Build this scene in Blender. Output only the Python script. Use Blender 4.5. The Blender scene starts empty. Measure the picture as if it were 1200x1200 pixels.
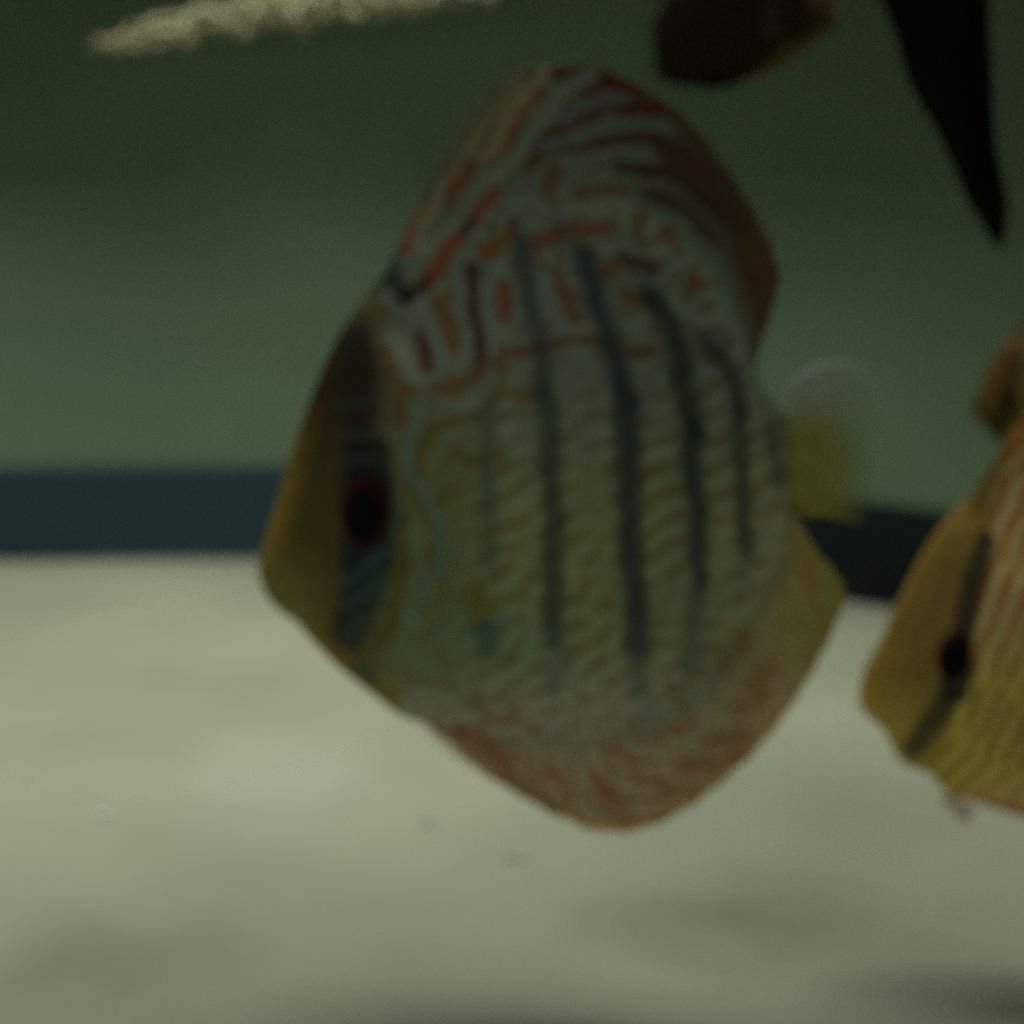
import bpy, math, random
import numpy as np

# ------------------------------------------------------------------ camera, world, light, exposure
S = bpy.context.scene
col = S.collection
FPX = 1903.0                      # focal length in pixels of the 1200 px photograph
PITCH = math.radians(14.0)
CAM_H = 0.238                     # metres above the tank bottom
cam_d = bpy.data.cameras.new('camera')
cam = bpy.data.objects.new('camera', cam_d)
col.objects.link(cam)
cam.location = (0, 0, CAM_H)
cam.rotation_euler = (math.pi / 2 - PITCH, 0, 0)
cam_d.sensor_width = 36.0
cam_d.lens = 36.0 * FPX / 1200.0
cam_d.clip_start = 0.005
cam_d.clip_end = 50.0
cam_d.dof.use_dof = True          # hand-held, focused short of the fish: everything is soft
cam_d.dof.focus_distance = 0.21
cam_d.dof.aperture_fstop = 13.5
cam_d.dof.aperture_blades = 0
S.camera = cam

W = bpy.data.worlds.new('World')
S.world = W
W.use_nodes = True
bg = W.node_tree.nodes['Background']
bg.inputs[0].default_value = (0.55, 0.62, 0.55, 1)
bg.inputs[1].default_value = 0.036

def area(name, loc, rot, sx, sy, power, color, spread):
    d = bpy.data.lights.new(name, 'AREA')
    d.shape = 'RECTANGLE'; d.size = sx; d.size_y = sy
    d.energy = power; d.color = color; d.spread = math.radians(spread)
    o = bpy.data.objects.new(name, d); col.objects.link(o)
    o.location = loc; o.rotation_euler = rot
    return o
area('aquarium_lamp', (-0.14, 0.58, 0.70), (math.radians(6), 0, 0), 0.85, 0.26, 1.62, (1.0, 0.99, 0.88), 86)
front_fill = area('added_front_fill', (-0.14, -0.08, 0.17), (0, 0, 0), 0.40, 0.28, 0.115, (0.97, 1.0, 0.94), 120)  # added fill from behind the camera to brighten the fish, no visible source
front_fill.rotation_euler = (math.radians(76), 0, math.radians(-16))

S.view_settings.view_transform = 'Standard'
S.view_settings.look = 'None'
S.view_settings.exposure = 0.0
S.view_settings.gamma = 1.0
S.view_settings.use_curve_mapping = False
S.cycles.use_denoising = False    # sensor grain of a dim phone picture
S.cycles.max_bounces = 8
S.cycles.sample_clamp_indirect = 2.0

# ------------------------------------------------------------------ helpers
CP, SP = math.cos(PITCH), math.sin(PITCH)
def rays(px, py):
    """world directions of photograph pixels (arrays)"""
    px = np.asarray(px, float); py = np.asarray(py, float)
    x = (px - 600) / FPX; u = (600 - py) / FPX
    return np.stack([x, CP + SP * u, -SP + CP * u], -1)
def at_depth(px, py, Y):
    d = rays(px, py); return np.array([0, 0, CAM_H]) + d * (Y / d[..., 1])[..., None]
def on_floor(px, py):
    d = rays(px, py); return np.array([0, 0, CAM_H]) + d * (-CAM_H / d[..., 2])[..., None]

def tag(o, label=None, cat=None, group=None, kind=None):
    for k, v in (('label', label), ('category', cat), ('group', group), ('kind', kind)):
        if v: o[k] = v
    return o

def mesh_obj(name, verts, faces, mat, parent=None, colors=None, smooth=True):
    me = bpy.data.meshes.new(name)
    v = np.asarray(verts, float)
    me.from_pydata(v.tolist(), [], [list(map(int, f)) for f in faces])
    if colors is not None:
        a = me.color_attributes.new('pigment', 'FLOAT_COLOR', 'POINT')
        c = np.asarray(colors, np.float32)
        if c.shape[1] == 3: c = np.hstack([c, np.ones((len(c), 1), np.float32)])
        a.data.foreach_set('color', c.astype(np.float32).ravel())
    if smooth:
        me.polygons.foreach_set('use_smooth', [True] * len(me.polygons))
    me.materials.append(mat)
    me.update()
    o = bpy.data.objects.new(name, me); col.objects.link(o)
    if parent: o.parent = parent
    return o

def empty(name, loc):
    o = bpy.data.objects.new(name, None); col.objects.link(o)
    o.location = loc; o.empty_display_size = 0.02
    return o

def new_mat(name):
    m = bpy.data.materials.new(name); m.use_nodes = True
    nt = m.node_tree; p = nt.nodes['Principled BSDF']
    p.inputs['Specular IOR Level'].default_value = 0.12
    p.inputs['Roughness'].default_value = 0.6
    return m, nt, p
def node(nt, t, **kw):
    n = nt.nodes.new(t)
    for k, v in kw.items():
        if k in n.inputs: n.inputs[k].default_value = v
        else: setattr(n, k, v)
    return n
def bump(nt, p, fac, strength, dist):
    b = node(nt, 'ShaderNodeBump'); b.inputs['Strength'].default_value = strength
    b.inputs['Distance'].default_value = dist
    nt.links.new(fac, b.inputs['Height']); nt.links.new(b.outputs[0], p.inputs['Normal'])
def noise_mat(name, c0, c1, scale, rough=0.6, detail=4.0, bscale=None, bstr=0.2, bdist=0.001, lo=0.35, hi=0.65, spec=0.12, stretch=None):
    m, nt, p = new_mat(name)
    tc = node(nt, 'ShaderNodeTexCoord'); src = tc.outputs['Object']
    if stretch:
        mp = node(nt, 'ShaderNodeMapping'); mp.inputs['Scale'].default_value = stretch
        nt.links.new(src, mp.inputs[0]); src = mp.outputs[0]
    n = node(nt, 'ShaderNodeTexNoise'); n.inputs['Scale'].default_value = scale; n.inputs['Detail'].default_value = detail
    nt.links.new(src, n.inputs['Vector'])
    r = node(nt, 'ShaderNodeValToRGB')
    r.color_ramp.elements[0].position = lo; r.color_ramp.elements[1].position = hi
    r.color_ramp.elements[0].color = (*c0, 1); r.color_ramp.elements[1].color = (*c1, 1)
    nt.links.new(n.outputs['Fac'], r.inputs[0]); nt.links.new(r.outputs[0], p.inputs['Base Color'])
    p.inputs['Roughness'].default_value = rough
    p.inputs['Specular IOR Level'].default_value = spec
    if bscale:
        n2 = node(nt, 'ShaderNodeTexNoise'); n2.inputs['Scale'].default_value = bscale; n2.inputs['Detail'].default_value = 3
        nt.links.new(src, n2.inputs['Vector']); bump(nt, p, n2.outputs['Fac'], bstr, bdist)
    return m

# fish skin: pigment is a colour attribute, the node tree adds scales
def skin_mat(name, scale, translucent=False):
    m, nt, p = new_mat(name)
    a = node(nt, 'ShaderNodeAttribute'); a.attribute_name = 'pigment'
    tc = node(nt, 'ShaderNodeTexCoord')
    n = node(nt, 'ShaderNodeTexNoise'); n.inputs['Scale'].default_value = 260; n.inputs['Detail'].default_value = 3
    nt.links.new(tc.outputs['Object'], n.inputs['Vector'])
    mr = node(nt, 'ShaderNodeMapRange'); mr.inputs[3].default_value = 0.72; mr.inputs[4].default_value = 1.28
    nt.links.new(n.outputs['Fac'], mr.inputs[0])
    mx = node(nt, 'ShaderNodeVectorMath', operation='SCALE')
    nt.links.new(a.outputs['Color'], mx.inputs[0]); nt.links.new(mr.outputs[0], mx.inputs['Scale'])
    nt.links.new(mx.outputs[0], p.inputs['Base Color'])
    p.inputs['Roughness'].default_value = 0.5
    if translucent:
        nt.links.new(a.outputs['Alpha'], p.inputs['Alpha'])
    else:
        v = node(nt, 'ShaderNodeTexVoronoi'); v.inputs['Scale'].default_value = scale
        nt.links.new(tc.outputs['Object'], v.inputs['Vector'])
        bump(nt, p, v.outputs['Distance'], 0.25, 0.0006)
    return m
M_SKIN = skin_mat('fish_skin', 520)
M_FIN = skin_mat('fin_membrane', 520, True)
M_RAY = skin_mat('soft_rayed_fin', 520)
def let_through(m, k):
    nt = m.node_tree; p = nt.nodes['Principled BSDF']; out = nt.nodes['Material Output']
    tr = node(nt, 'ShaderNodeBsdfTranslucent'); mxs = node(nt, 'ShaderNodeMixShader'); mxs.inputs[0].default_value = k
    nt.links.new(p.inputs['Base Color'].links[0].from_socket, tr.inputs[0])
    nt.links.new(p.outputs[0], mxs.inputs[1]); nt.links.new(tr.outputs[0], mxs.inputs[2]); nt.links.new(mxs.outputs[0], out.inputs[0])
let_through(M_RAY, 0.25)
M_IRIS = noise_mat('red_iris', (0.030, 0.006, 0.006), (0.055, 0.009, 0.008), 900, 0.6, spec=0.05)
M_PUPIL = noise_mat('black_pupil', (0.004, 0.005, 0.007), (0.008, 0.009, 0.012), 400, 0.6, spec=0.04)

# ------------------------------------------------------------------ the tank: bottom, back wall, dark strip
def wall_px(px):
    d = px - 300.0
    if d < 0: return 655 + 0.25e-4 * d * d
    if d > 900: return 655 + 1.05e-4 * 810000 + (d - 900) * 2 * 1.05e-4 * 900
    return 655 + 1.05e-4 * d * d
PX = np.arange(-500, 1500, 20.0)
WL = on_floor(PX, np.array([wall_px(p) for p in PX]))[:, :2]
e0 = WL[0] + (WL[0] - WL[1]) * 25; e1 = WL[-1] + (WL[-1] - WL[-2]) * 12
WL = np.vstack([e0, WL, e1])
T = np.gradient(WL, axis=0); T /= np.linalg.norm(T, axis=1)[:, None]
NB = np.stack([-T[:, 1], T[:, 0]], 1)              # points away from the camera
def curved_slab(name, inner, outer, z0, z1, mat, chamfer=0.0, run=slice(None)):
    WL_, NB_ = WL[run], NB[run]
    a = WL_ + NB_ * inner; b = WL_ + NB_ * outer
    n = len(WL_); V = []; F = []
    ring = [(a, z0), (a, z1 - chamfer), (WL_ + NB_ * (inner + chamfer), z1), (b, z1), (b, z0)] if chamfer else [(a, z0), (a, z1), (b, z1), (b, z0)]
    k = len(ring)
    for i in range(n):
        for (c, z) in ring: V.append((c[i, 0], c[i, 1], z))
    for i in range(n - 1):
        for j in range(k):
            j2 = (j + 1) % k
            F.append((i * k + j, (i + 1) * k + j, (i + 1) * k + j2, i * k + j2))
    F.append(tuple(range(k - 1, -1, -1))); F.append(tuple((n - 1) * k + j for j in range(k)))
    return mesh_obj(name, V, F, mat, smooth=False)
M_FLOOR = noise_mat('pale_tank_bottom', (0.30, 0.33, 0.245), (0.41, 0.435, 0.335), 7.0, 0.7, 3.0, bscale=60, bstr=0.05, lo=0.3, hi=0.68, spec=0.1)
M_WALL = noise_mat('green_backing', (0.185, 0.275, 0.18), (0.225, 0.32, 0.21), 5.0, 0.75, 3.0, bscale=40, bstr=0.05)
M_STRIP = noise_mat('dark_blue_strip', (0.028, 0.058, 0.080), (0.040, 0.077, 0.104), 9.0, 0.6, 3.0, bscale=80, bstr=0.05)

def tone_patch(m, px, py, rx, ry, color, k):
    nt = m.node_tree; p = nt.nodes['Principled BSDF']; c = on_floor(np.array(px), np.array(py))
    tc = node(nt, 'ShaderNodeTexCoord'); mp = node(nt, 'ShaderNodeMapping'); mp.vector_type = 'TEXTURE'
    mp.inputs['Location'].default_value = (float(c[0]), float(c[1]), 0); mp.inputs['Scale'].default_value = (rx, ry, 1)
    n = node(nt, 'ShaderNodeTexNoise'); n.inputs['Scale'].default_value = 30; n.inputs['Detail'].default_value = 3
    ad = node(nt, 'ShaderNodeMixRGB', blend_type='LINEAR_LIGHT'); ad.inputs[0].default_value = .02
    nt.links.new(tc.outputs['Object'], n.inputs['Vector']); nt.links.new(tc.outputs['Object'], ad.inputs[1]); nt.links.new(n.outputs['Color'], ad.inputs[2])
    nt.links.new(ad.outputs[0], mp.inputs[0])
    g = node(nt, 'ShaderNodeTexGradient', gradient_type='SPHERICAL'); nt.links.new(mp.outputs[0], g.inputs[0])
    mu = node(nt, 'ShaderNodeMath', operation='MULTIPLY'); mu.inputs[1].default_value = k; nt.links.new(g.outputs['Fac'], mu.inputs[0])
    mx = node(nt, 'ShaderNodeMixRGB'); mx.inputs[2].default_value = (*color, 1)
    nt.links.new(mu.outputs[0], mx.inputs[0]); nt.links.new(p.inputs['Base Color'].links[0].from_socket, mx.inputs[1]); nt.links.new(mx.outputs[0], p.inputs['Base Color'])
tone_patch(M_FLOOR, 850, 1075, .060, .035, (0.15, 0.20, 0.13), .6)  # soft shadow of the large fish, painted into the floor colour
tone_patch(M_FLOOR, 120, 1130, .055, .040, (0.19, 0.21, 0.13), .6)  # darker patch mixed into the floor colour at the lower left
tone_patch(M_FLOOR, 330, 920, .045, .06, (0.50, 0.52, 0.46), .4)  # paler patch mixed into the floor colour
xs = np.linspace(-2.0, 2.0, 60); ys = np.linspace(-0.4, 1.6, 40)
V = [(x, y, 0) for y in ys for x in xs]
F = [(j * 60 + i, j * 60 + i + 1, (j + 1) * 60 + i + 1, (j + 1) * 60 + i) for j in range(39) for i in range(59)]
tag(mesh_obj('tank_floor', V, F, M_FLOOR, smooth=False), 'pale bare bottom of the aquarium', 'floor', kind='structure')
tag(curved_slab('back_wall', 0.004, 0.020, -0.002, 0.75, M_WALL), 'dull green back wall of the aquarium', 'wall', kind='structure')
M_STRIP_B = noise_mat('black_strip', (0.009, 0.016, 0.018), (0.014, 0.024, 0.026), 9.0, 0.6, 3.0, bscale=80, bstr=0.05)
CUT = 1 + int(np.argmin(np.abs(PX - 660)))
tag(curved_slab('base_strip', 0.0, 0.0035, 0.0005, 0.0505, M_STRIP, 0.001, slice(0, CUT + 1)), 'dark blue strip along the foot of the green back wall, left of the large fish', 'strip', kind='structure')
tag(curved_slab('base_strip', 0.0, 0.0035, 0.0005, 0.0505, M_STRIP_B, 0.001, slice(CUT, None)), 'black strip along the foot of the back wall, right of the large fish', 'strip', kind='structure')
tag(curved_slab('added_shade_rim', -0.07, 0.0035, 0.294, 0.33, M_STRIP, 0.002), 'dark rim slab added above the back wall to shade its upper part, out of view', 'rim', kind='structure')  # unseen slab, added to keep lamp light off the upper wall

# ------------------------------------------------------------------ discus fish
def catmull(pts, n=8, closed=True):
    P = np.asarray(pts, float); m = len(P); out = []
    for i in range(m if closed else m - 1):
        p0, p1, p2, p3 = P[(i - 1) % m] if closed or i > 0 else P[0], P[i], P[(i + 1) % m], P[(i + 2) % m] if closed or i + 2 < m else P[-1]
        for k in range(n):
            t = k / n
            out.append(0.5 * ((2 * p1) + (-p0 + p2) * t + (2 * p0 - 5 * p1 + 4 * p2 - p3) * t * t + (-p0 + 3 * p1 - 3 * p2 + p3) * t ** 3))
    if not closed: out.append(P[-1])
    return np.array(out)
CEN = np.array([640.0, 560.0])
def polar(pts, th, cen=CEN):
    d = catmull(pts) - cen
    a = np.unwrap(np.arctan2(d[:, 1], d[:, 0])); r = np.hypot(d[:, 0], d[:, 1])
    if a[-1] < a[0]: a, r = a[::-1], r[::-1]
    a = np.mod(a, 2 * np.pi); o = np.argsort(a); a, r = a[o], r[o]
    return np.interp(th, a, r, period=2 * np.pi)
OUTLINE = [(303, 668), (309, 638), (325, 585), (345, 520), (368, 455), (395, 395), (420, 358), (445, 326), (462, 298), (480, 262), (500, 220), (525, 175),
           (555, 130), (590, 96), (630, 77), (680, 76), (730, 90), (775, 115), (815, 150), (845, 190), (870, 225), (893, 265), (908, 300), (913, 332), (903, 370),
           (892, 402), (886, 432), (900, 462), (922, 488), (932, 540), (933, 598), (948, 633), (970, 662), (990, 692), (978, 735), (950, 790), (918, 840), (880, 885),
           (835, 925), (790, 955), (750, 971), (715, 975), (680, 967), (640, 949), (600, 926), (560, 900), (525, 870), (500, 850), (470, 838), (430, 808), (395, 780),
           (365, 750), (347, 729), (330, 717), (312, 697)]
BODY = [(303, 668), (309, 638), (325, 585), (345, 520), (368, 455), (395, 395), (420, 358), (445, 326), (475, 300), (520, 268), (570, 240), (625, 222), (690, 220),
        (750, 238), (800, 275), (840, 325), (868, 380), (882, 425), (900, 462), (922, 488), (932, 540), (930, 598), (915, 650), (892, 700), (860, 755),
        (815, 805), (760, 840), (700, 858), (640, 862), (585, 860), (540, 856), (500, 850), (470, 838), (430, 808), (395, 780),
        (365, 750), (347, 729), (330, 717), (312, 697)]

def smooth(a, b, x):
    t = np.clip((x - a) / (b - a), 0, 1); return t * t * (3 - 2 * t)
def blob(P, cx, cy, rx, ry, soft=0.5):
    d = np.hypot((P[:, 0] - cx) / rx, (P[:, 1] - cy) / ry)
    return 1 - smooth(1 - soft, 1 + soft, d)
def seg_dist(P, line):
    L = catmull(line, 5, False) if len(line) > 2 else np.array(line, float)
    best = np.full(len(P), 1e9)
    for a, b in zip(L[:-1], L[1:]):
        ab = b - a; t = np.clip(((P - a) @ ab) / max(ab @ ab, 1e-9), 0, 1)
        best = np.minimum(best, np.hypot(*(P - a - t[:, None] * ab).T))
    return best
def stroke(C, P, line, w, color, op=0.9, soft=5.0):
    L = np.array(line, float); pad = w + soft + 12
    m = np.where((P[:, 0] > L[:, 0].min() - pad) & (P[:, 0] < L[:, 0].max() + pad) & (P[:, 1] > L[:, 1].min() - pad) & (P[:, 1] < L[:, 1].max() + pad))[0]
    if len(m) == 0: return
    d = seg_dist(P[m], line)
    a = (op * (1 - smooth(w - soft * 0.5, w + soft, d)))[:, None]
    C[m] = C[m] * (1 - a) + np.array(color) * a
def mix(C, a, color):
    a = np.asarray(a)[:, None]; C[:] = C * (1 - a) + np.array(color) * a
def lab(P, seed, lam, ang, spread, n=36):
    """labyrinth of wavy lines: waves of one length whose normals lie around ang"""
    r = np.random.RandomState(seed); s = np.zeros(len(P))
    for _ in range(n):
        a = math.radians(ang + r.normal() * spread); k = 2 * math.pi / (lam * r.uniform(.88, 1.14))
        s += np.cos(P[:, 0] * k * math.cos(a) + P[:, 1] * k * math.sin(a) + r.uniform(0, 6.28))
    return s / math.sqrt(n / 2.0)
def wob(P, seed, scale, n=7):
    r = np.random.RandomState(seed); s = np.zeros(len(P))
    for _ in range(n):
        k = r.normal(size=2) / scale; s += np.sin(P @ k + r.uniform(0, 6.28))
    return s / math.sqrt(n)

RED = (0.27, 0.075, 0.025); BRN = (0.17, 0.085, 0.03); MAR = (0.075, 0.03, 0.022); OLV = (0.15, 0.115, 0.025)
BAR = (0.027, 0.042, 0.048); BLK = (0.012, 0.016, 0.018); PALE = (0.27, 0.30, 0.255); LAV = (0.21, 0.23, 0.215); BLU = (0.13, 0.21, 0.20)

def paint_main(P, rho, fin):
    """pigment of the big fish; P in photograph pixels, rho = radius relative to body, fin = 0..1 across the fin"""
    P = P + np.stack([wob(P, 21, 9) * 1.6 + wob(P, 22, 22) * 2.4, wob(P, 23, 9) * 1.6 + wob(P, 24, 22) * 2.4], 1)   # unsteady outlines of the marks
    x, y = P[:, 0], P[:, 1]
    C = np.tile(np.array((0.185, 0.215, 0.165)), (len(P), 1))
    mix(C, smooth(420, 620, y) * 0.9, (0.245, 0.26, 0.115))            # olive flank
    mix(C, smooth(720, 850, y), (0.35, 0.335, 0.25))
    mix(C, blob(P, 890, 660, 60, 130, .7) * .8, (.32, .30, .185))                  # greyish belly
    mix(C, blob(P, 530, 740, 120, 70, 0.6) * 0.7, (0.15, 0.22, 0.145)) # green cheek behind the gill
    mix(C, smooth(0, 1, wob(P, 3, 30) * 0.5) * 0.35, (0.15, 0.20, 0.15))
    mix(C, smooth(0.2, 1, wob(P, 5, 18) * 0.5) * 0.3, (0.27, 0.28, 0.21))
    # face
    face = 1 - smooth(-38, 38, (x - 470) - (y - 590) * 0.02 + np.where(y < 520, (520 - y) * 0.10, 0) + np.where(y > 640, (y - 640) * 0.35, 0) * 0.4)
    mix(C, face * 0.95, (0.090, 0.054, 0.016))
    mix(C, face * smooth(640, 420, y) * 0.88, (0.030, 0.019, 0.009))
    mix(C, (1 - smooth(8, 50, np.abs(rho * 0 + (1 - rho) * 330))) * (x < 470) * smooth(440, 620, y) * 0.85, (0.23, 0.15, 0.03))
    mix(C, blob(P, 345, 690, 45, 50, 0.7) * 0.6, (0.20, 0.165, 0.06))
    mix(C, blob(P, 512, 620, 66, 150, .7) * .7, (.145, .15, .055))
    # nape colour
    mix(C, blob(P, 435, 358, 36, 28, 0.7) * 0.8, (0.085, 0.07, 0.03))
    # fins
    up = y < 560
    f = fin
    mix(C, np.where(up, smooth(690, 790, x + (f - .4) * 90) * smooth(0.05, 0.55, f) * (1 - smooth(330, 410, y) * .4), 0) * 0.85, (0.062, 0.033, 0.022))
    mix(C, np.where(up, smooth(0.75, 1.0, f) * smooth(560, 640, x), 0) * 0.8, (0.10, 0.035, 0.018))
    mix(C, np.where(up, blob(P, 893, 320, 28, 75, 0.6), 0) * 0.8, (0.135, 0.062, 0.018))
    mix(C, np.where(~up, smooth(0.2, 0.9, f), 0) * 0.7, (0.40, 0.30, 0.185))
    mix(C, np.where(~up, smooth(0.80, 1.0, f), 0) * 0.75, (0.46, 0.27, 0.065))
    mix(C, np.where(~up, blob(P, 955, 700, 52, 90, 0.6) * smooth(0.0, 0.3, f), 0) * 0.9, (0.27, 0.245, 0.055))
    rnd = random.Random(4)
    # fine wavy lines of the flank, shoulder and tail root
    th = np.degrees(np.arctan2(y - CEN[1], x - CEN[0])) % 360
    flank = smooth(415, 470, y) * (1 - smooth(790, 850, y)) * smooth(500, 600, x) * (1 - smooth(.93, 1.0, rho))
    F1 = lab(P, 31, 28, 68, 27) + .35 * lab(P, 32, 19, 70, 40)
    mix(C, smooth(.25, 1.1, F1) * flank * .62, (.165, .115, .032))
    mix(C, smooth(-.2, -1.1, F1) * flank * .45, (.31, .335, .235))
    back = (1 - smooth(400, 470, y)) * smooth(690, 760, x) * (1 - smooth(.95, 1.0, rho))
    F2 = lab(P, 33, 27, 70, 45)
    mix(C, smooth(.3, 1.1, F2) * back * .65, (.15, .085, .035)); mix(C, smooth(-.2, -1.1, F2) * back * .5, (.26, .30, .22))
    shoulder = (1 - smooth(400, 450, y)) * smooth(478, 510, x) * (1 - smooth(690, 760, x)) * (1 - smooth(.97, 1.0, rho))
    F4 = lab(P, 37, 25, 20, 55)
    mix(C, smooth(.2, 1.0, F4) * shoulder * .6, (.17, .07, .03)); mix(C, smooth(-.2, -1.1, F4) * shoulder * .3, (.24, .275, .235))
    belly = smooth(775, 830, y) * (1 - smooth(.95, 1.03, rho))
    F3 = lab(P, 35, 25, 60, 45)
    mix(C, smooth(.4, 1.2, F3) * belly * .5, (.24, .13, .07)); mix(C, smooth(-.2, -1.1, F3) * belly * .4, (.40, .39, .31))
    # swept streaks of both fins
    sw_d = .27 + .5 * smooth(262, 292, th); sw_a = .10 + .42 * smooth(88, 52, th)
    psi = np.where(up, np.radians(th) - sw_d * fin, np.radians(th) + sw_a * fin)
    FS = np.cos(psi * 112 + wob(P, 41, 40) * .9)
    onfin = smooth(.02, .22, fin)
    mix(C, np.where(up, smooth(.0, .8, FS), 0) * onfin * .75 * (1 - .5 * smooth(720, 850, x)), (.15, .045, .02)); mix(C, np.where(up, smooth(-.1, -.8, FS), 0) * onfin * .7 * (1 - .8 * smooth(720, 830, x)), (.27, .28, .19))
    mix(C, np.where(up, 0, smooth(.0, .8, FS)) * onfin * .6, (.25, .115, .055)); mix(C, np.where(up, 0, smooth(-.1, -.8, FS)) * onfin * (1 - smooth(.7, 1., fin)) * .5, (.37, .34, .26))
    # belly and anal-fin streaks
    for k in range(30):
        t = k / 29.0
        th = math.radians(118 - 100 * t)
        r1 = float(polar(OUTLINE, np.array([th]))[0]); r0 = float(polar(BODY, np.array([th]))[0])
        a = r0 + (r1 - r0) * rnd.uniform(-.25, .35); b = r0 + (r1 - r0) * rnd.uniform(.7, 1.0)
        sw = -0.02 + 0.20 * (1 - t) - 0.24 * t * t
        p = lambda r, q: (CEN[0] + r * math.cos(q), CEN[1] + r * math.sin(q))
        if a < b - 10:
            stroke(C, P, [p(a, th + sw * .5), p((a + b) / 2, th + sw * .15), p(b, th - sw * .3)], rnd.uniform(2, 4), (0.28, 0.165, 0.045) if t > .62 else rnd.choice([(.30, .16, .085), (.27, .15, .07), (0.33, 0.15, 0.065)]), rnd.uniform(.3, .65), 6)
    for ln, w, c in [
        ([(824, 785), (805, 802), (787, 813)], 5, BRN), ([(812, 837), (790, 855), (768, 865)], 6, RED), ([(845, 765), (850, 784)], 8, RED), ([(868, 742), (872, 756)], 7, RED),
        ([(717, 875), (745, 893)], 6, RED), ([(702, 906), (713, 928), (728, 948)], 6, RED), ([(748, 910), (779, 922), (812, 925)], 6, RED), ([(796, 895), (841, 892), (868, 880)], 7, RED),
        ([(830, 867), (876, 858)], 7, (0.22, .10, .03)), ([(480, 782), (484, 796)], 7, BRN), ([(498, 798), (533, 803)], 5, BRN), ([(558, 812), (565, 826)], 7, BRN),
        ([(540, 852), (580, 842), (631, 855)], 6, RED), ([(541, 856), (571, 870), (596, 886)], 6, RED), ([(645, 898), (659, 912), (664, 930)], 7, RED), ([(592, 910), (620, 930), (650, 945)], 7, BRN),
        ([(704, 910), (716, 934)], 6, RED), ([(590, 820), (604, 828)], 5, BRN), ([(880, 800), (900, 780)], 9, (.25, .11, .025)), ([(870, 830), (900, 815)], 8, (.26, .11, .03)),
        # dorsal fin and back
        ([(503, 242), (492, 268), (479, 291)], 8, (.38, .10, .03)), ([(550, 192), (540, 210), (527, 230)], 8, (.28, .09, .03)), ([(622, 108), (602, 138), (574, 177)], 8, (.34, .09, .03)), ([(580, 228), (553, 260)], 7, RED),
        ([(553, 260), (534, 282)], 7, MAR), ([(534, 284), (513, 318), (500, 328)], 9, RED), ([(500, 330), (476, 348)], 9, MAR), ([(566, 296), (594, 281), (604, 266)], 7, (0.22, .085, .025)),
        ([(654, 199), (645, 210), (639, 224)], 8, BRN), ([(630, 287), (654, 272), (678, 269), (720, 264)], 6, (0.20, .08, .03)), ([(672, 230), (700, 227), (736, 224)], 6, BRN),
        ([(592, 330), (595, 346), (599, 364)], 8, (0.20, .075, .03)), ([(654, 318), (668, 350), (682, 366)], 7, (0.18, .075, .035)), ([(522, 350), (528, 372), (537, 396)], 9, BRN),
        ([(557, 316), (559, 356), (570, 400), (570, 428)], 8, MAR), ([(570, 428), (550, 440), (526, 447)], 7, BRN), ([(481, 372), (500, 393), (512, 420)], 8, MAR),
        ([(466, 408), (467, 430), (484, 442), (502, 453)], 7, BRN), ([(480, 462), (484, 480)], 8, BRN), ([(598, 432), (598, 406), (624, 406), (674, 396)], 6, (0.17, .075, .03)),
        ([(598, 440), (595, 455), (574, 475), (537, 484), (516, 493), (507, 518), (508, 545)], 6, OLV), ([(690, 396), (716, 399), (768, 407)], 6, (0.15, .07, .03)), ([(618, 461), (641, 449)], 6, BRN),
        ([(708, 316), (722, 314)], 7, BRN), ([(730, 300), (753, 304), (766, 314)], 6, MAR), ([(735, 345), (760, 354), (772, 364)], 7, BRN), ([(810, 328), (822, 332)], 9, BRN),
        ([(748, 268), (756, 252)], 7, BRN), ([(780, 272), (788, 278)], 9, BRN), ([(650, 118), (679, 105), (712, 96), (740, 104)], 8, (.13, .032, .018)),
        ([(628, 168), (650, 150), (685, 133), (730, 122), (770, 126)], 8, (.12, .032, .02)), ([(622, 192), (645, 178), (672, 170), (716, 164), (762, 162), (808, 186)], 6, (.085, .032, .022)),
        ([(727, 191), (762, 202), (808, 218), (850, 246)], 7, (.07, .034, .024)), ([(760, 230), (800, 246), (846, 282)], 7, (.085, .045, .028)), ([(590, 205), (605, 195), (622, 190)], 5, BRN),
        ([(655, 88), (690, 84)], 6, (.12, .03, .018)), ([(590, 112), (572, 136), (556, 160)], 4, BRN), ([(530, 190), (515, 222)], 5, BRN),
        # cheek
        ([(488, 530), (508, 575), (521, 615), (522, 655)], 6, OLV), ([(478, 560), (488, 610), (484, 655), (470, 705), (456, 745)], 6, (.11, .085, .025)),
        ([(545, 520), (575, 527), (600, 520)], 6, OLV), ([(560, 680), (572, 690), (566, 715)], 10, (.18, .14, .03)),
        ([(785, 190), (815, 205)], 5, (.10, .03, .02)), ([(820, 195), (842, 220)], 5, (.11, .034, .02)), ([(850, 240), (872, 272)], 5, (.10, .04, .02)), ([(862, 300), (885, 330)], 5, (.11, .05, .02))]:
        low = ln[0][1] > 735
        stroke(C, P, ln, w - low, c, .55 if low else .9, 7 if low else 5)
    for k in range(26):
        cx, cy, a = rnd.uniform(495, 600), rnd.uniform(520, 770), rnd.uniform(-.5, .9)
        l = rnd.uniform(8, 20); dx, dy = l * math.cos(a), l * math.sin(a)
        stroke(C, P, [(cx - dx, cy + dy), (cx + dy * .4, cy + dx * .4), (cx + dx, cy - dy)], rnd.uniform(3, 5), rnd.choice([OLV, (.13, .11, .03), (.2, .25, .16), (.16, .22, .15)]), rnd.uniform(.3, .6), 6)
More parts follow.
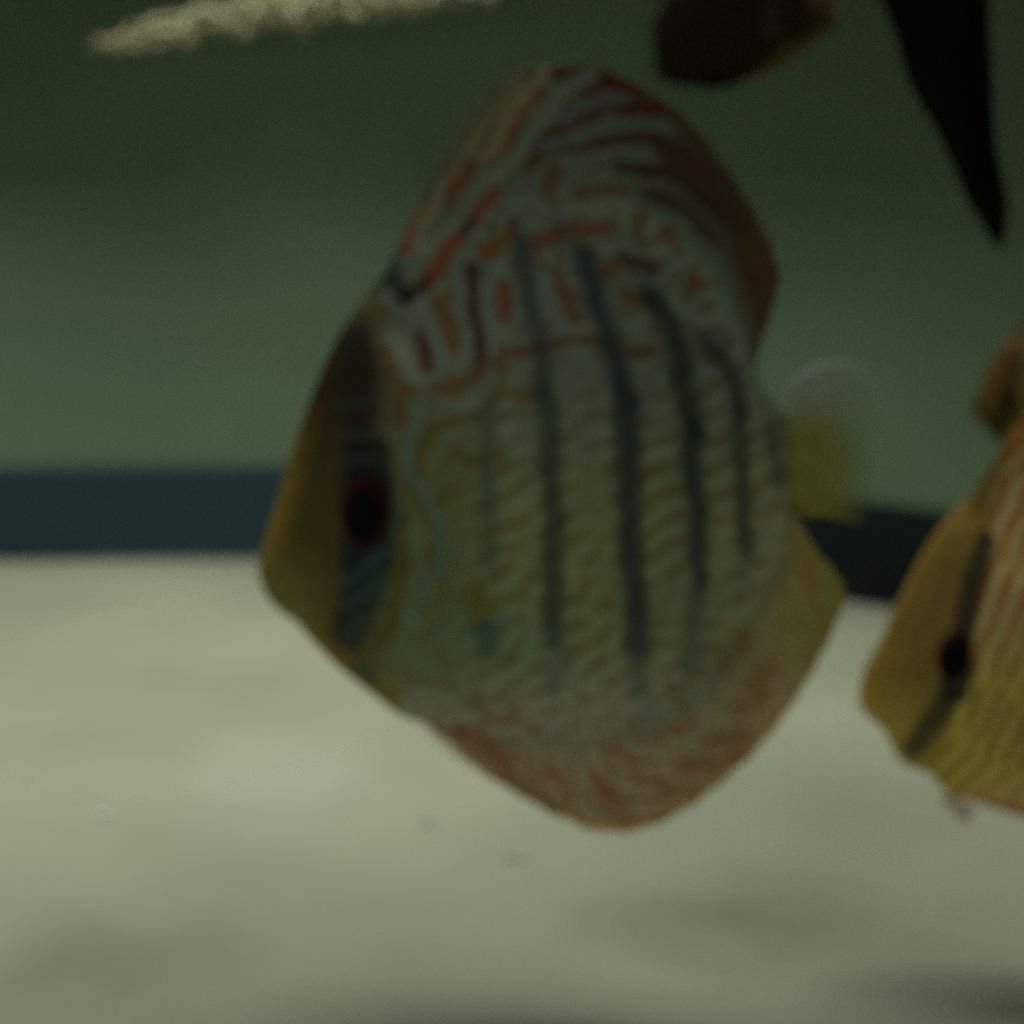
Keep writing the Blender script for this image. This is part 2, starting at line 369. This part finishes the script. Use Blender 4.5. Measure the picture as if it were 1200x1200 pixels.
    # pale streaks of the dorsal fin, nape and shoulder
    for ln, w, c, o in [
        ([(640, 80), (612, 112), (590, 145), (566, 185)], 6, (.36, .32, .19), .85), ([(690, 92), (655, 112), (634, 145), (602, 184), (560, 222)], 9, (.27, .31, .24), .85), ([(610, 96), (582, 124), (556, 158), (530, 205)], 6, (.33, .29, .17), .8),
        ([(735, 113), (695, 121), (655, 140)], 5, (.17, .21, .19), .8), ([(782, 148), (720, 147), (680, 157), (640, 175)], 7, (.19, .23, .19), .8), ([(760, 182), (710, 180), (660, 190)], 7, (.20, .25, .19), .7),
        ([(517, 215), (507, 240), (492, 285)], 7, (.34, .34, .24), .85), ([(560, 222), (530, 262), (505, 295)], 8, (.25, .27, .19), .7), ([(800, 232), (840, 265), (860, 310)], 6, (.13, .13, .10), .6),
        ([(484, 300), (470, 318), (455, 345)], 6, (.17, .22, .22), .8), ([(470, 352), (490, 380)], 6, LAV, .6), ([(575, 310), (578, 360), (590, 395)], 6, LAV, .6), ([(545, 330), (548, 380), (556, 410)], 5, LAV, .6),
        ([(610, 330), (618, 370)], 5, LAV, .5), ([(500, 350), (512, 385), (524, 420)], 5, LAV, .6), ([(640, 320), (655, 360), (672, 385)], 6, LAV, .5), ([(470, 395), (488, 420), (512, 440)], 5, PALE, .4),
        ([(500, 470), (495, 500), (500, 540), (515, 570), (528, 600), (530, 650)], 5, BLU, .7), ([(472, 545), (480, 575), (476, 615), (466, 640)], 5, (.12, .155, .11), .8), ([(498, 600), (503, 640), (495, 672)], 5, (.17, .21, .14), .7),
        ([(520, 655), (500, 690), (488, 720)], 5, (.17, .22, .17), .7)]:
        stroke(C, P, ln, w, c, o, 5)
    # dark bars
    for ln, w, c, o in [
        ([(585, 470), (584, 540), (585, 600), (586, 645)], 8, (.07, .10, .065), .65), ([(576, 725), (577, 745)], 11, (.05, .095, .09), .8),
        ([(612, 288), (625, 345), (640, 400), (650, 450)], 9, (.04, .055, .055), .8), ([(650, 450), (655, 520), (659, 600), (656, 660), (655, 740)], 11, (.035, .055, .047), .88), ([(655, 740), (652, 800)], 11, (.09, .12, .11), .5),
        ([(684, 298), (700, 342), (722, 400), (738, 460)], 10, BAR, .92), ([(738, 460), (742, 530), (743, 600), (746, 650), (750, 700), (750, 750)], 13, BAR, .94), ([(750, 750), (749, 800)], 10, (.075, .095, .085), .6),
        ([(765, 345), (788, 388), (803, 440), (812, 500)], 12, (.028, .038, .036), .9), ([(812, 500), (815, 560), (820, 620), (820, 680)], 10, BAR, .92), ([(820, 680), (814, 740), (806, 780)], 9, (.08, .095, .08), .7),
        ([(832, 405), (858, 440), (865, 480)], 8, (.03, .034, .028), .85), ([(865, 480), (868, 540), (872, 600), (876, 642)], 8, (.032, .042, .036), .85), ([(876, 642), (872, 680)], 6, (.1, .1, .07), .5),
        ([(655, 262), (684, 298)], 6, BAR, .4), ([(745, 315), (767, 348)], 7, BAR, .45), ([(812, 382), (833, 406)], 5, BAR, .4), ([(603, 262), (612, 288)], 6, BAR, .4),
        ([(903, 495), (912, 562)], 7, (.06, .058, .034), .75), ([(922, 490), (930, 530), (929, 595)], 5, (.07, .07, .03), .8),
        ([(452, 312), (466, 330), (478, 345)], 10, BLK, .85),
        ([(425, 385), (424, 430), (432, 480), (438, 540)], 17, (.026, .025, .018), .9), ([(446, 530), (447, 600), (443, 645)], 30, BLK, .92), ([(440, 640), (430, 680), (418, 728)], 20, (.016, .028, .03), .85), ([(455, 640), (448, 690)], 10, (.02, .042, .04), .7),
        ([(424, 778), (432, 790)], 9, (.045, .075, .07), .8)]:
        stroke(C, P, ln, w - .5, c, min(o * .95, .9), 11)
    mix(C, smooth(.5, 1.2, F1) * flank * .15, (.165, .10, .032))
    for ln in ([(405, 465), (432, 462), (458, 461)], [(395, 500), (430, 503), (462, 497)], [(392, 537), (425, 533), (458, 528)]):
        stroke(C, P, ln, 3, (.06, .075, .055), .65, 6)
    for ln in ([(408, 672), (440, 650), (466, 628)], [(412, 700), (440, 680), (460, 655)], [(415, 735), (438, 712)]):
        stroke(C, P, ln, 3, (.05, .09, .085), .7, 5)
    lum = (C @ np.array((.3, .6, .1)))[:, None]; C = lum + (C - lum) * 1.05
    stroke(C, P, [(306, 690), (322, 694), (338, 702)], 3, (.07, .055, .025), .6, 4)
    return np.clip(C * (1.58 + (-.12 + .75 * (y > 560)) * smooth(0, .3, fin))[:, None] * np.array((.98, 1.05, .96)), 0.004, 1)

def paint_side(gold, top=(0.10, 0.072, 0.02)):
    """pigment of the other discus: wavy orange and pale lines behind a dark eye bar"""
    def f(P, rho, fin):
        x, y = P[:, 0], P[:, 1]
        w = wob(P, 11, 45) * 1.1 + wob(P, 12, 90) * 1.2
        s = lab(P, 51, 33, 16, 12) * 1.1
        C = np.tile(np.array((0.26, 0.225, 0.11)), (len(P), 1))
        mix(C, smooth(-.1, .6, s), (0.21, 0.085, 0.025))
        mix(C, smooth(-.3, -.9, s) * 0.7, (0.31, 0.29, 0.19))
        mix(C, smooth(520, 640, y) * 0.75 * (1 - .7 * smooth(-.1, .6, s)), (0.33, 0.285, 0.055))
        mix(C, smooth(-.2, .7, s) * smooth(520, 640, y) * .85, (0.15, 0.095, 0.025))
        mix(C, smooth(790, 860, y) * smooth(470, 540, x) * 0.75, (0.30, 0.20, 0.14))
        mix(C, smooth(-.1, .7, s) * smooth(790, 860, y) * .6, (0.27, 0.12, 0.05))
        mix(C, smooth(0.3, 1.0, fin) * 0.6, (0.25, 0.10, 0.03))
        face = 1 - smooth(-15, 20, x - 452 - (660 - y) * 0.10)
        mix(C, face * .95, top)
        mix(C, face * smooth(600, 740, y) * .9, (0.21, 0.165, 0.045))
        for ln, wd, c, o in [([(478, 395), (462, 470), (455, 545), (452, 600)], 17, (.012, .012, .010), .85), ([(452, 600), (450, 640)], 25, BLK, .9), ([(446, 650), (425, 700), (400, 760)], 19, (.014, .017, .016), .82),
                             ([(395, 790), (392, 800)], 12, (.1, .09, .04), .5), ([(585, 300), (590, 760)], 9, (.06, .07, .04), .5), ([(670, 300), (680, 760)], 10, (.05, .055, .04), .6), ([(760, 320), (770, 740)], 10, (.05, .055, .04), .6)]:
            stroke(C, P, ln, wd, c, o, 8)
        return np.clip(C * gold * np.array((1.1, 1.0, .75)), 0.004, 1)
    return f
def paint_dark(P, rho, fin):
    x, y = P[:, 0], P[:, 1]
    C = np.tile(np.array((0.06, 0.036, 0.019)), (len(P), 1))
    s = np.sin((x + wob(P, 4, 50) * 14) / 13.0)
    mix(C, smooth(0, .8, s) * 0.6, (0.02, 0.018, 0.014))
    for k in range(7): stroke(C, P, [(480 + 65 * k, 260), (490 + 66 * k, 560), (485 + 64 * k, 860)], 15, (0.012, 0.012, 0.01), .8, 12)
    chin = (1 - smooth(10, 60, (1 - rho) * 330)) * (x < 520) * (y > 640)
    mix(C, chin * .9, (0.20, 0.15, 0.04))
    mix(C, smooth(.2, .9, fin) * .8, (0.016, 0.015, 0.011))
    return np.clip(C, 0.004, 1)

def ident(P): return P
def fish(label, paint, Y, yaw, group, anchor=(640, 560), to=(640, 560), sx=1.0, sy=1.0, rot=0.0, outline=OUTLINE, body=BODY, nth=720, nb=110, nf=44, tmax=66.0, tail=None, tail_paint=None, warp=ident, pelvic=None, pel_hub=(556, 882)):
    """anchor (fish pixels) goes to image pixel `to`; sx < 0 mirrors; the fish stands on a vertical plane turned by yaw"""
    cr, sr = math.cos(rot), math.sin(rot)
    def img(P):
        P = warp(P)
        a = (P[:, 0] - anchor[0]) * sx; b = (P[:, 1] - anchor[1]) * sy
        return to[0] + a * cr - b * sr, to[1] + a * sr + b * cr
    nrm = np.array([math.sin(yaw), -math.cos(yaw), 0.0])        # towards the camera side
    A = at_depth(np.array(float(to[0])), np.array(float(to[1])), Y)
    mpp = math.sqrt(abs(sx * sy)) * Y / FPX / CP
    cam0 = np.array([0, 0, CAM_H])
    def world(P, t):
        d = rays(*img(P)); k = ((A - cam0) @ nrm) / (d @ nrm)
        return cam0 + d * k[:, None] + nrm * (np.asarray(t) * mpp)[:, None]
    th = np.linspace(0, 2 * np.pi, nth, endpoint=False)
    Ro = polar(outline, th); Rb = np.minimum(polar(body, th), Ro)
    isfin = (Ro - Rb) > 3.0
    base = world(np.array([[640.0, 560.0]]), [0.0])[0]
    low = world(np.array([[720.0, 972.0]]), [0.0])[0]
    origin = (float(base[0]), float(base[1]), float(low[2]))
    root = empty('discus_fish', origin)
    tag(root, label, 'fish', group)
    dirs = np.stack([np.cos(th), np.sin(th)], 1)
    def grid(rr):            # rr: (n, nth) radii -> P
        return CEN + rr[..., None] * dirs[None]
    def thick(P, rho):
        cth = (P[..., 0] - CEN[0]) / np.maximum(np.hypot(P[..., 0] - CEN[0], P[..., 1] - CEN[1]), 1e-6)
        t = tmax * np.clip(1 - rho ** 2.0, 0, 1) ** (1.7 - 1.1 * smooth(-0.45, -0.8, cth))
        t = t * (1 + 0.15 * np.exp(-((P[..., 0] - 480) / 120) ** 2 - ((P[..., 1] - 620) / 160) ** 2))
        gx = 535 - ((P[..., 1] - 620) / 14.0) ** 2 / 4.5          # edge of the gill cover
        t = t + 3.0 * (1 - smooth(-2, 5, P[..., 0] - gx)) * np.exp(-((P[..., 1] - 640) / 110) ** 2) * (P[..., 0] > 440) * smooth(440, 500, P[..., 0])
        return t
    def shell(name, rr, tt, rho, finv, mat, cap):
        n = rr.shape[0]; Pn = grid(rr); P = Pn.reshape(-1, 2)
        C = paint(P, rho.ravel(), finv.ravel())
        up = world(P, tt.ravel()); dn = world(P, -tt.ravel())
        V = np.vstack([up, dn]) - np.array(origin); N = n * nth
        F = []
        cols = range(nth) if cap == 'body' else cap
        for j in range(n - 1):
            for i in cols:
                i2 = (i + 1) % nth
                a, b, c, d = j * nth + i, j * nth + i2, (j + 1) * nth + i2, (j + 1) * nth + i
                F.append((a, b, c, d)); F.append((N + d, N + c, N + b, N + a))
        for i in cols:       # close the rim
            i2 = (i + 1) % nth; a, b = (n - 1) * nth + i, (n - 1) * nth + i2
            F.append((a, b, N + b, N + a))
        F = np.array(F); used = np.unique(F); remap = np.full(2 * N, -1); remap[used] = np.arange(len(used))
        return mesh_obj(name, V[used], remap[F], mat, root, np.vstack([C, C])[used])
    q = (np.linspace(0, 1, nb) ** 0.85)[:, None]
    q[0] = 0.004
    rr = q * Rb[None]; rho = np.repeat(q, nth, 1)
    edge = np.where(isfin, 5.0, 0.6)[None]
    tb = np.maximum(thick(grid(rr), rho), 0) + edge * rho ** 3
    shell('body', rr, tb, rho, np.zeros_like(rr), M_SKIN, 'body')
    g = np.linspace(0, 1, nf)[:, None]
    rf = Rb[None] + g * (Ro - Rb)[None]
    ridge = 0.8 * np.sin(th * 150)[None] * np.sin(g * np.pi)
    # ragged soft tips of the fin rays
    rf = rf + (g ** 6) * (np.sin(th * 150) * 1.2 + np.sin(th * 61 + 1) * 1.0)[None] * isfin[None]
    tf = np.maximum(5.0 * (1 - g * 0.75) + ridge, 0.8)
    deg = np.degrees(th)
    for nm, sel in (('dorsal_fin', (deg > 180)), ('anal_fin', (deg <= 180))):
        cols = [i for i in range(nth) if sel[i] and isfin[i]]
        shell(nm, rf, tf + 0 * rf, 1 + 0 * rf, g + 0 * rf, M_RAY, cols)
    # eye: domed ball with a red iris and a black pupil
    def dome(name, c, rx, ry, h, t0, mat, par):
        V = []; F = []; n = 28; m = 8
        for j in range(m + 1):
            a = j / m * math.pi / 2
            for i in range(n):
                b = 2 * math.pi * i / n
                V.append((c[0] + rx * math.cos(a) * math.cos(b), c[1] + ry * math.cos(a) * math.sin(b), t0 + h * math.sin(a)))
        for j in range(m):
            for i in range(n): F.append((j * n + i, j * n + (i + 1) % n, (j + 1) * n + (i + 1) % n, (j + 1) * n + i))
        V = np.array(V)
        W_ = np.vstack([world(V[:, :2], V[:, 2])]) - np.array(origin)
        o = mesh_obj(name, W_, F, mat, par)
        return o
    ec = (452.0, 589.0)
    th_e = math.atan2(ec[1] - CEN[1], ec[0] - CEN[0]) % (2 * math.pi)
    re = math.hypot(ec[0] - CEN[0], ec[1] - CEN[1]) / float(np.interp(th_e, th, Rb))
    t_e = float(thick(np.array([[ec]]), np.array([[re]]))[0, 0])
    for side in (1, -1):
        e = dome('eye', ec, 37, 46, side * 12, side * (t_e - 5), M_IRIS, root)
        dome('pupil', (ec[0] - 7, ec[1]), 22, 32, side * 7.5, side * (t_e + 1.5), M_PUPIL, e)
    # tail fin and the small paired fins: thin fans with rays
    def fan(name, pts, hub, t, cfun, nrt=22, nth2=120, mat=M_FIN, side=0.0, slope=0.0):
        a = np.linspace(0, 2 * np.pi, nth2, endpoint=False)
        R = polar(pts, a, np.array(hub, float)); gq = np.linspace(0.01, 1, nrt)[:, None]
        P = np.array(hub) + (gq * R[None])[..., None] * np.stack([np.cos(a), np.sin(a)], 1)[None]
        rim = np.repeat(gq, nth2, 1).ravel(); P = P.reshape(-1, 2)
        z = side + slope * (P[:, 0] - hub[0])
        tt = np.maximum(t * (1 - .6 * rim), .5)
        V = np.vstack([world(P, z + tt), world(P, z - tt)]) - np.array(origin); N = len(P); F = []
        for j in range(nrt - 1):
            for i in range(nth2):
                i2 = (i + 1) % nth2; q4 = (j * nth2 + i, j * nth2 + i2, (j + 1) * nth2 + i2, (j + 1) * nth2 + i)
                F.append(q4); F.append(tuple(N + k for k in q4[::-1]))
        for i in range(nth2):
            i2 = (i + 1) % nth2; F.append(((nrt - 1) * nth2 + i, (nrt - 1) * nth2 + i2, N + (nrt - 1) * nth2 + i2, N + (nrt - 1) * nth2 + i))
        C = cfun(P, rim)
        return mesh_obj(name, V, F, mat, root, np.vstack([C, C]))
    fan('tail_fin', tail or TAIL, (965, 525), 3.0, tail_paint or tail_col)
    def pec(P, rim):
        r = np.sin(np.arctan2(P[:, 1] - 660, P[:, 0] - 470) * 60)
        return np.column_stack([np.tile((.22, .26, .19), (len(P), 1)), 0.02 + 0.03 * smooth(0, 1, r) + 0.06 * smooth(.9, 1, rim)])
    fan('pectoral_fin', [(496, 640), (520, 628), (552, 640), (575, 672), (572, 712), (548, 735), (515, 722), (497, 690)], (530, 680), 1.0, pec, side=tmax + 12, slope=0.12)
    def pel(P, rim):
        r = smooth(0, 1, np.sin((P[:, 1] - P[:, 0] * .62) / 2.6))
        return np.column_stack([np.array((.75, .45, .30)) * (1 - r[:, None]) + np.array((.6, .28, .15)) * r[:, None], np.full(len(P), .2 if pelvic is None else .4)])
    fan('pelvic_fin', pelvic or [(500, 842), (530, 848), (570, 872), (606, 906), (616, 924), (590, 912), (550, 888), (515, 862)], pel_hub, 2.0, pel, side=20)
    return root

TAIL = [(924, 488), (917, 466), (930, 444), (960, 427), (996, 424), (1024, 440), (1032, 478), (1026, 530), (1016, 585), (1009, 613), (975, 606), (930, 598), (925, 545)]
def tail_col(P, rim):
    x, y = P[:, 0], P[:, 1]
    C = np.tile(np.array((0.43, 0.40, 0.06)), (len(P), 1))
    mix(C, smooth(515, 450, y) * .9, (0.45, 0.52, 0.42))
    mix(C, smooth(985, 1010, x) * .6, (0.26, 0.29, 0.12))
    A = 0.86 - 0.74 * smooth(515, 440, y); A = np.minimum(A, 0.86 - 0.76 * smooth(62, 135, np.hypot(x - 895, (y - 552) * .8)))
    ray = np.sin(np.arctan2(y - 540, x - 880) * 95)
    A = A * (0.86 + 0.14 * ray)
    edge = smooth(.80, .95, rim) * smooth(500, 440, y)
    mix(C, edge, (0.65, 0.72, 0.65)); A = np.maximum(A, edge * 0.75 * (1 - smooth(950, 1010, x) * .75))
    return np.column_stack([C, np.clip(A, 0.03, 1)])
def tail_plain(c):
    def f(P, rim): return np.column_stack([np.tile(np.array(c), (len(P), 1)), np.full(len(P), .7)])
    return f

def squeeze(P):
    Q = np.array(P, float); Q[:, 0] = np.where(Q[:, 0] > 500, 500 + (Q[:, 0] - 500) * .56, Q[:, 0]); Q[:, 1] = np.where(Q[:, 1] > 850, 850 + (Q[:, 1] - 850) * .4, Q[:, 1])
    return Q
def flat_belly(P):
    Q = np.array(P, float); Q[:, 1] = np.where(Q[:, 1] > 842, 842 + (Q[:, 1] - 842) * .25, Q[:, 1])
    return Q
LIP = {(303, 668): (298, 684), (309, 638): (303, 640), (312, 697): (303, 712), (330, 717): (328, 732), (347, 729): (347, 745), (365, 750): (362, 768), (395, 780): (388, 797)}
LIPS = [LIP.get(p, p) for p in OUTLINE]; LIPS_B = [LIP.get(p, p) for p in BODY]
BLUNT = [{(978, 735): (985, 760), (950, 790): (980, 815), (918, 840): (965, 865), (880, 885): (935, 905), (835, 925): (880, 935)}.get(p, p) for p in OUTLINE]
G = 'discus fish in the aquarium'
R = math.radians
fish('large striped discus fish with dark vertical bars and red-brown squiggles in the centre', paint_main, 0.402, R(-10), G)
fish('golden orange discus fish with wavy lines, cut off by the right edge', paint_side(3.1), 0.42, R(-8), G, outline=LIPS, body=LIPS_B, anchor=(303, 668), to=(1012, 800), sx=.68, sy=.68, rot=R(7), warp=flat_belly, pelvic=[(455, 838), (495, 838), (515, 880), (512, 960), (498, 985), (470, 900)], pel_hub=(488, 890), nth=480, nb=80, nf=24, tail_paint=tail_plain((.3, .25, .06)))
fish('small orange-brown discus head peeking in above the golden fish', paint_side(.5, (.19, .11, .035)), 0.62, R(-20), G, anchor=(303, 668), to=(1138, 478), sx=.30, sy=.27, rot=R(6), nth=320, nb=50, nf=14, tail_paint=tail_plain((.3, .25, .06)))
fish('dark brown discus fish with a yellow chin edge, cut off by the top edge', paint_dark, 0.60, R(25), G, anchor=(500, 850), to=(893, 87), sx=-.47, sy=.37, warp=squeeze, outline=BLUNT, nth=320, nb=50, nf=14, tail_paint=tail_plain((.03, .028, .02)))

# ------------------------------------------------------------------ dark driftwood hanging from above
M_WOOD = noise_mat('black_driftwood', (0.004, 0.004, 0.005), (0.012, 0.010, 0.009), 30, 0.8, 5, bscale=90, bstr=0.6, bdist=0.002, spec=0.05, stretch=(3, 3, .6))
def driftwood():
    ctr = [(1040, -420, 120), (1066, -200, 84), (1082, -90, 68), (1096, 0, 57), (1106, 50, 49), (1116, 100, 41), (1130, 145, 33), (1142, 185, 27), (1152, 215, 23), (1160, 240, 20), (1167, 265, 13), (1170, 282, 7), (1171, 291, 2)]
    L = catmull(ctr, 6, False); n = 40; Y = 0.50; rnd = np.random.RandomState(2)
    ph = rnd.uniform(0, 6.28, 6); V = []; F = []
    for k, (cx, cy, w) in enumerate(L):
        c = at_depth(np.array(cx), np.array(cy), Y)
        for i in range(n):
            a = 2 * math.pi * i / n
            g = 1 + 0.05 * math.sin(5 * a + ph[0] + cy * .012) + 0.035 * math.sin(9 * a + ph[1] - cy * .02) + 0.03 * math.sin(2 * a + ph[2] + cy * .05)
            r = w * Y / FPX * g
            V.append((c[0] + r * math.cos(a), c[1] + r * 0.8 * math.sin(a), c[2] + 0.15 * r * math.cos(a)))
    m = len(L)
    for k in range(m - 1):
        for i in range(n): F.append((k * n + i, k * n + (i + 1) % n, (k + 1) * n + (i + 1) % n, (k + 1) * n + i))
    F.append(tuple(range(n))); F.append(tuple((m - 1) * n + i for i in range(n))[::-1])
    V = np.array(V); o = V[-n:].mean(0)
    ob = mesh_obj('driftwood_root', V - o, F, M_WOOD); ob.location = o
    tag(ob, 'black tapering driftwood root pointing down in the top right corner', 'driftwood')
driftwood()

# ------------------------------------------------------------------ ragged strip of froth at the top left
M_FOAM = noise_mat('yellowish_froth', (0.33, 0.32, 0.17), (0.50, 0.50, 0.34), 90, 0.8, 3, bscale=300, bstr=0.3)
def froth():
    rnd = random.Random(9); V = []; F = []
    upx, upy = [105, 130, 160, 200, 250, 320, 420, 600], [52, 42, 30, 20, 6, -8, -22, -40]
    lox, loy = [105, 125, 160, 180, 195, 215, 245, 290, 330, 360, 400, 450, 500, 560, 600], [54, 55, 56, 62, 50, 52, 38, 37, 29, 30, 19, 17, 6, -2, -14]
    base = [(math.cos(a) * math.cos(b), math.sin(a) * math.cos(b), math.sin(b)) for b in (-1.1, -.4, .4, 1.1) for a in [k * math.pi / 4 for k in range(8)]] + [(0, 0, -1), (0, 0, 1)]
    fc = [(j * 8 + i, j * 8 + (i + 1) % 8, (j + 1) * 8 + (i + 1) % 8, (j + 1) * 8 + i) for j in range(3) for i in range(8)] + [(32, (i + 1) % 8, i) for i in range(8)] + [(33, 24 + i, 24 + (i + 1) % 8) for i in range(8)]
    for _ in range(900):
        x = rnd.uniform(110, 590); u = np.interp(x, upx, upy); l = np.interp(x, lox, loy) + 3 * math.sin(x / 5.0) + 3 * math.sin(x / 11.0 + 1)
        if l < u + 2: l = u + 2
        y = rnd.uniform(u, l); Y = 0.80 - (x - 110) / 480 * .12 + rnd.uniform(-.012, .012)
        c = at_depth(np.array(x), np.array(y), Y); r = rnd.uniform(.0008, .0027); o = len(V)
        for p in base:
            k = r * rnd.uniform(.75, 1.25); V.append((c[0] + p[0] * k, c[1] + p[1] * k, c[2] + p[2] * k))
        F += [tuple(o + i for i in f) for f in fc]
    V = np.array(V); o = V.mean(0)
    ob = mesh_obj('surface_froth', V - o, F, M_FOAM); ob.location = o
    tag(ob, 'ragged pale yellow strip of froth floating at the top left', 'froth')
froth()

# ------------------------------------------------------------------ bits of waste on the tank bottom
M_W0 = noise_mat('whitish_waste', (0.52, 0.54, 0.48), (0.6, 0.6, 0.55), 200, 0.8)
M_W1 = noise_mat('dark_waste', (0.25, 0.27, 0.2), (0.3, 0.32, 0.24), 200, 0.8)
def bit(px, py, lx, ly, ang, mat, label, seed):
    rnd = random.Random(seed); c = on_floor(np.array(px), np.array(py)); V = []; F = []; n = 14; m = 5
    for j in range(m + 1):
        a = j / m * math.pi / 2
        for i in range(n):
            b = 2 * math.pi * i / n; k = math.cos(a) * (1 + .2 * math.sin(3 * b + seed) + rnd.uniform(-.06, .06))
            x, y = lx * k * math.cos(b), ly * k * math.sin(b)
            V.append((x * math.cos(ang) - y * math.sin(ang), x * math.sin(ang) + y * math.cos(ang), ly * .45 * math.sin(a)))
    for j in range(m):
        for i in range(n): F.append((j * n + i, j * n + (i + 1) % n, (j + 1) * n + (i + 1) % n, (j + 1) * n + i))
    ob = mesh_obj('waste_bit', V, F, mat); ob.location = (c[0], c[1], 0.0003)
    tag(ob, label, 'waste', 'waste bits on the tank bottom')
bit(125, 955, .0035, .002, .6, M_W0, 'small whitish waste speck on the tank floor at the left', 1)
bit(602, 1006, .0042, .0011, -.35, M_W1, 'thin dark waste sliver on the tank floor below the large fish', 2)
bit(502, 966, .003, .0011, -.2, M_W1, 'faint greenish waste fleck on the floor left of the thin sliver', 3)
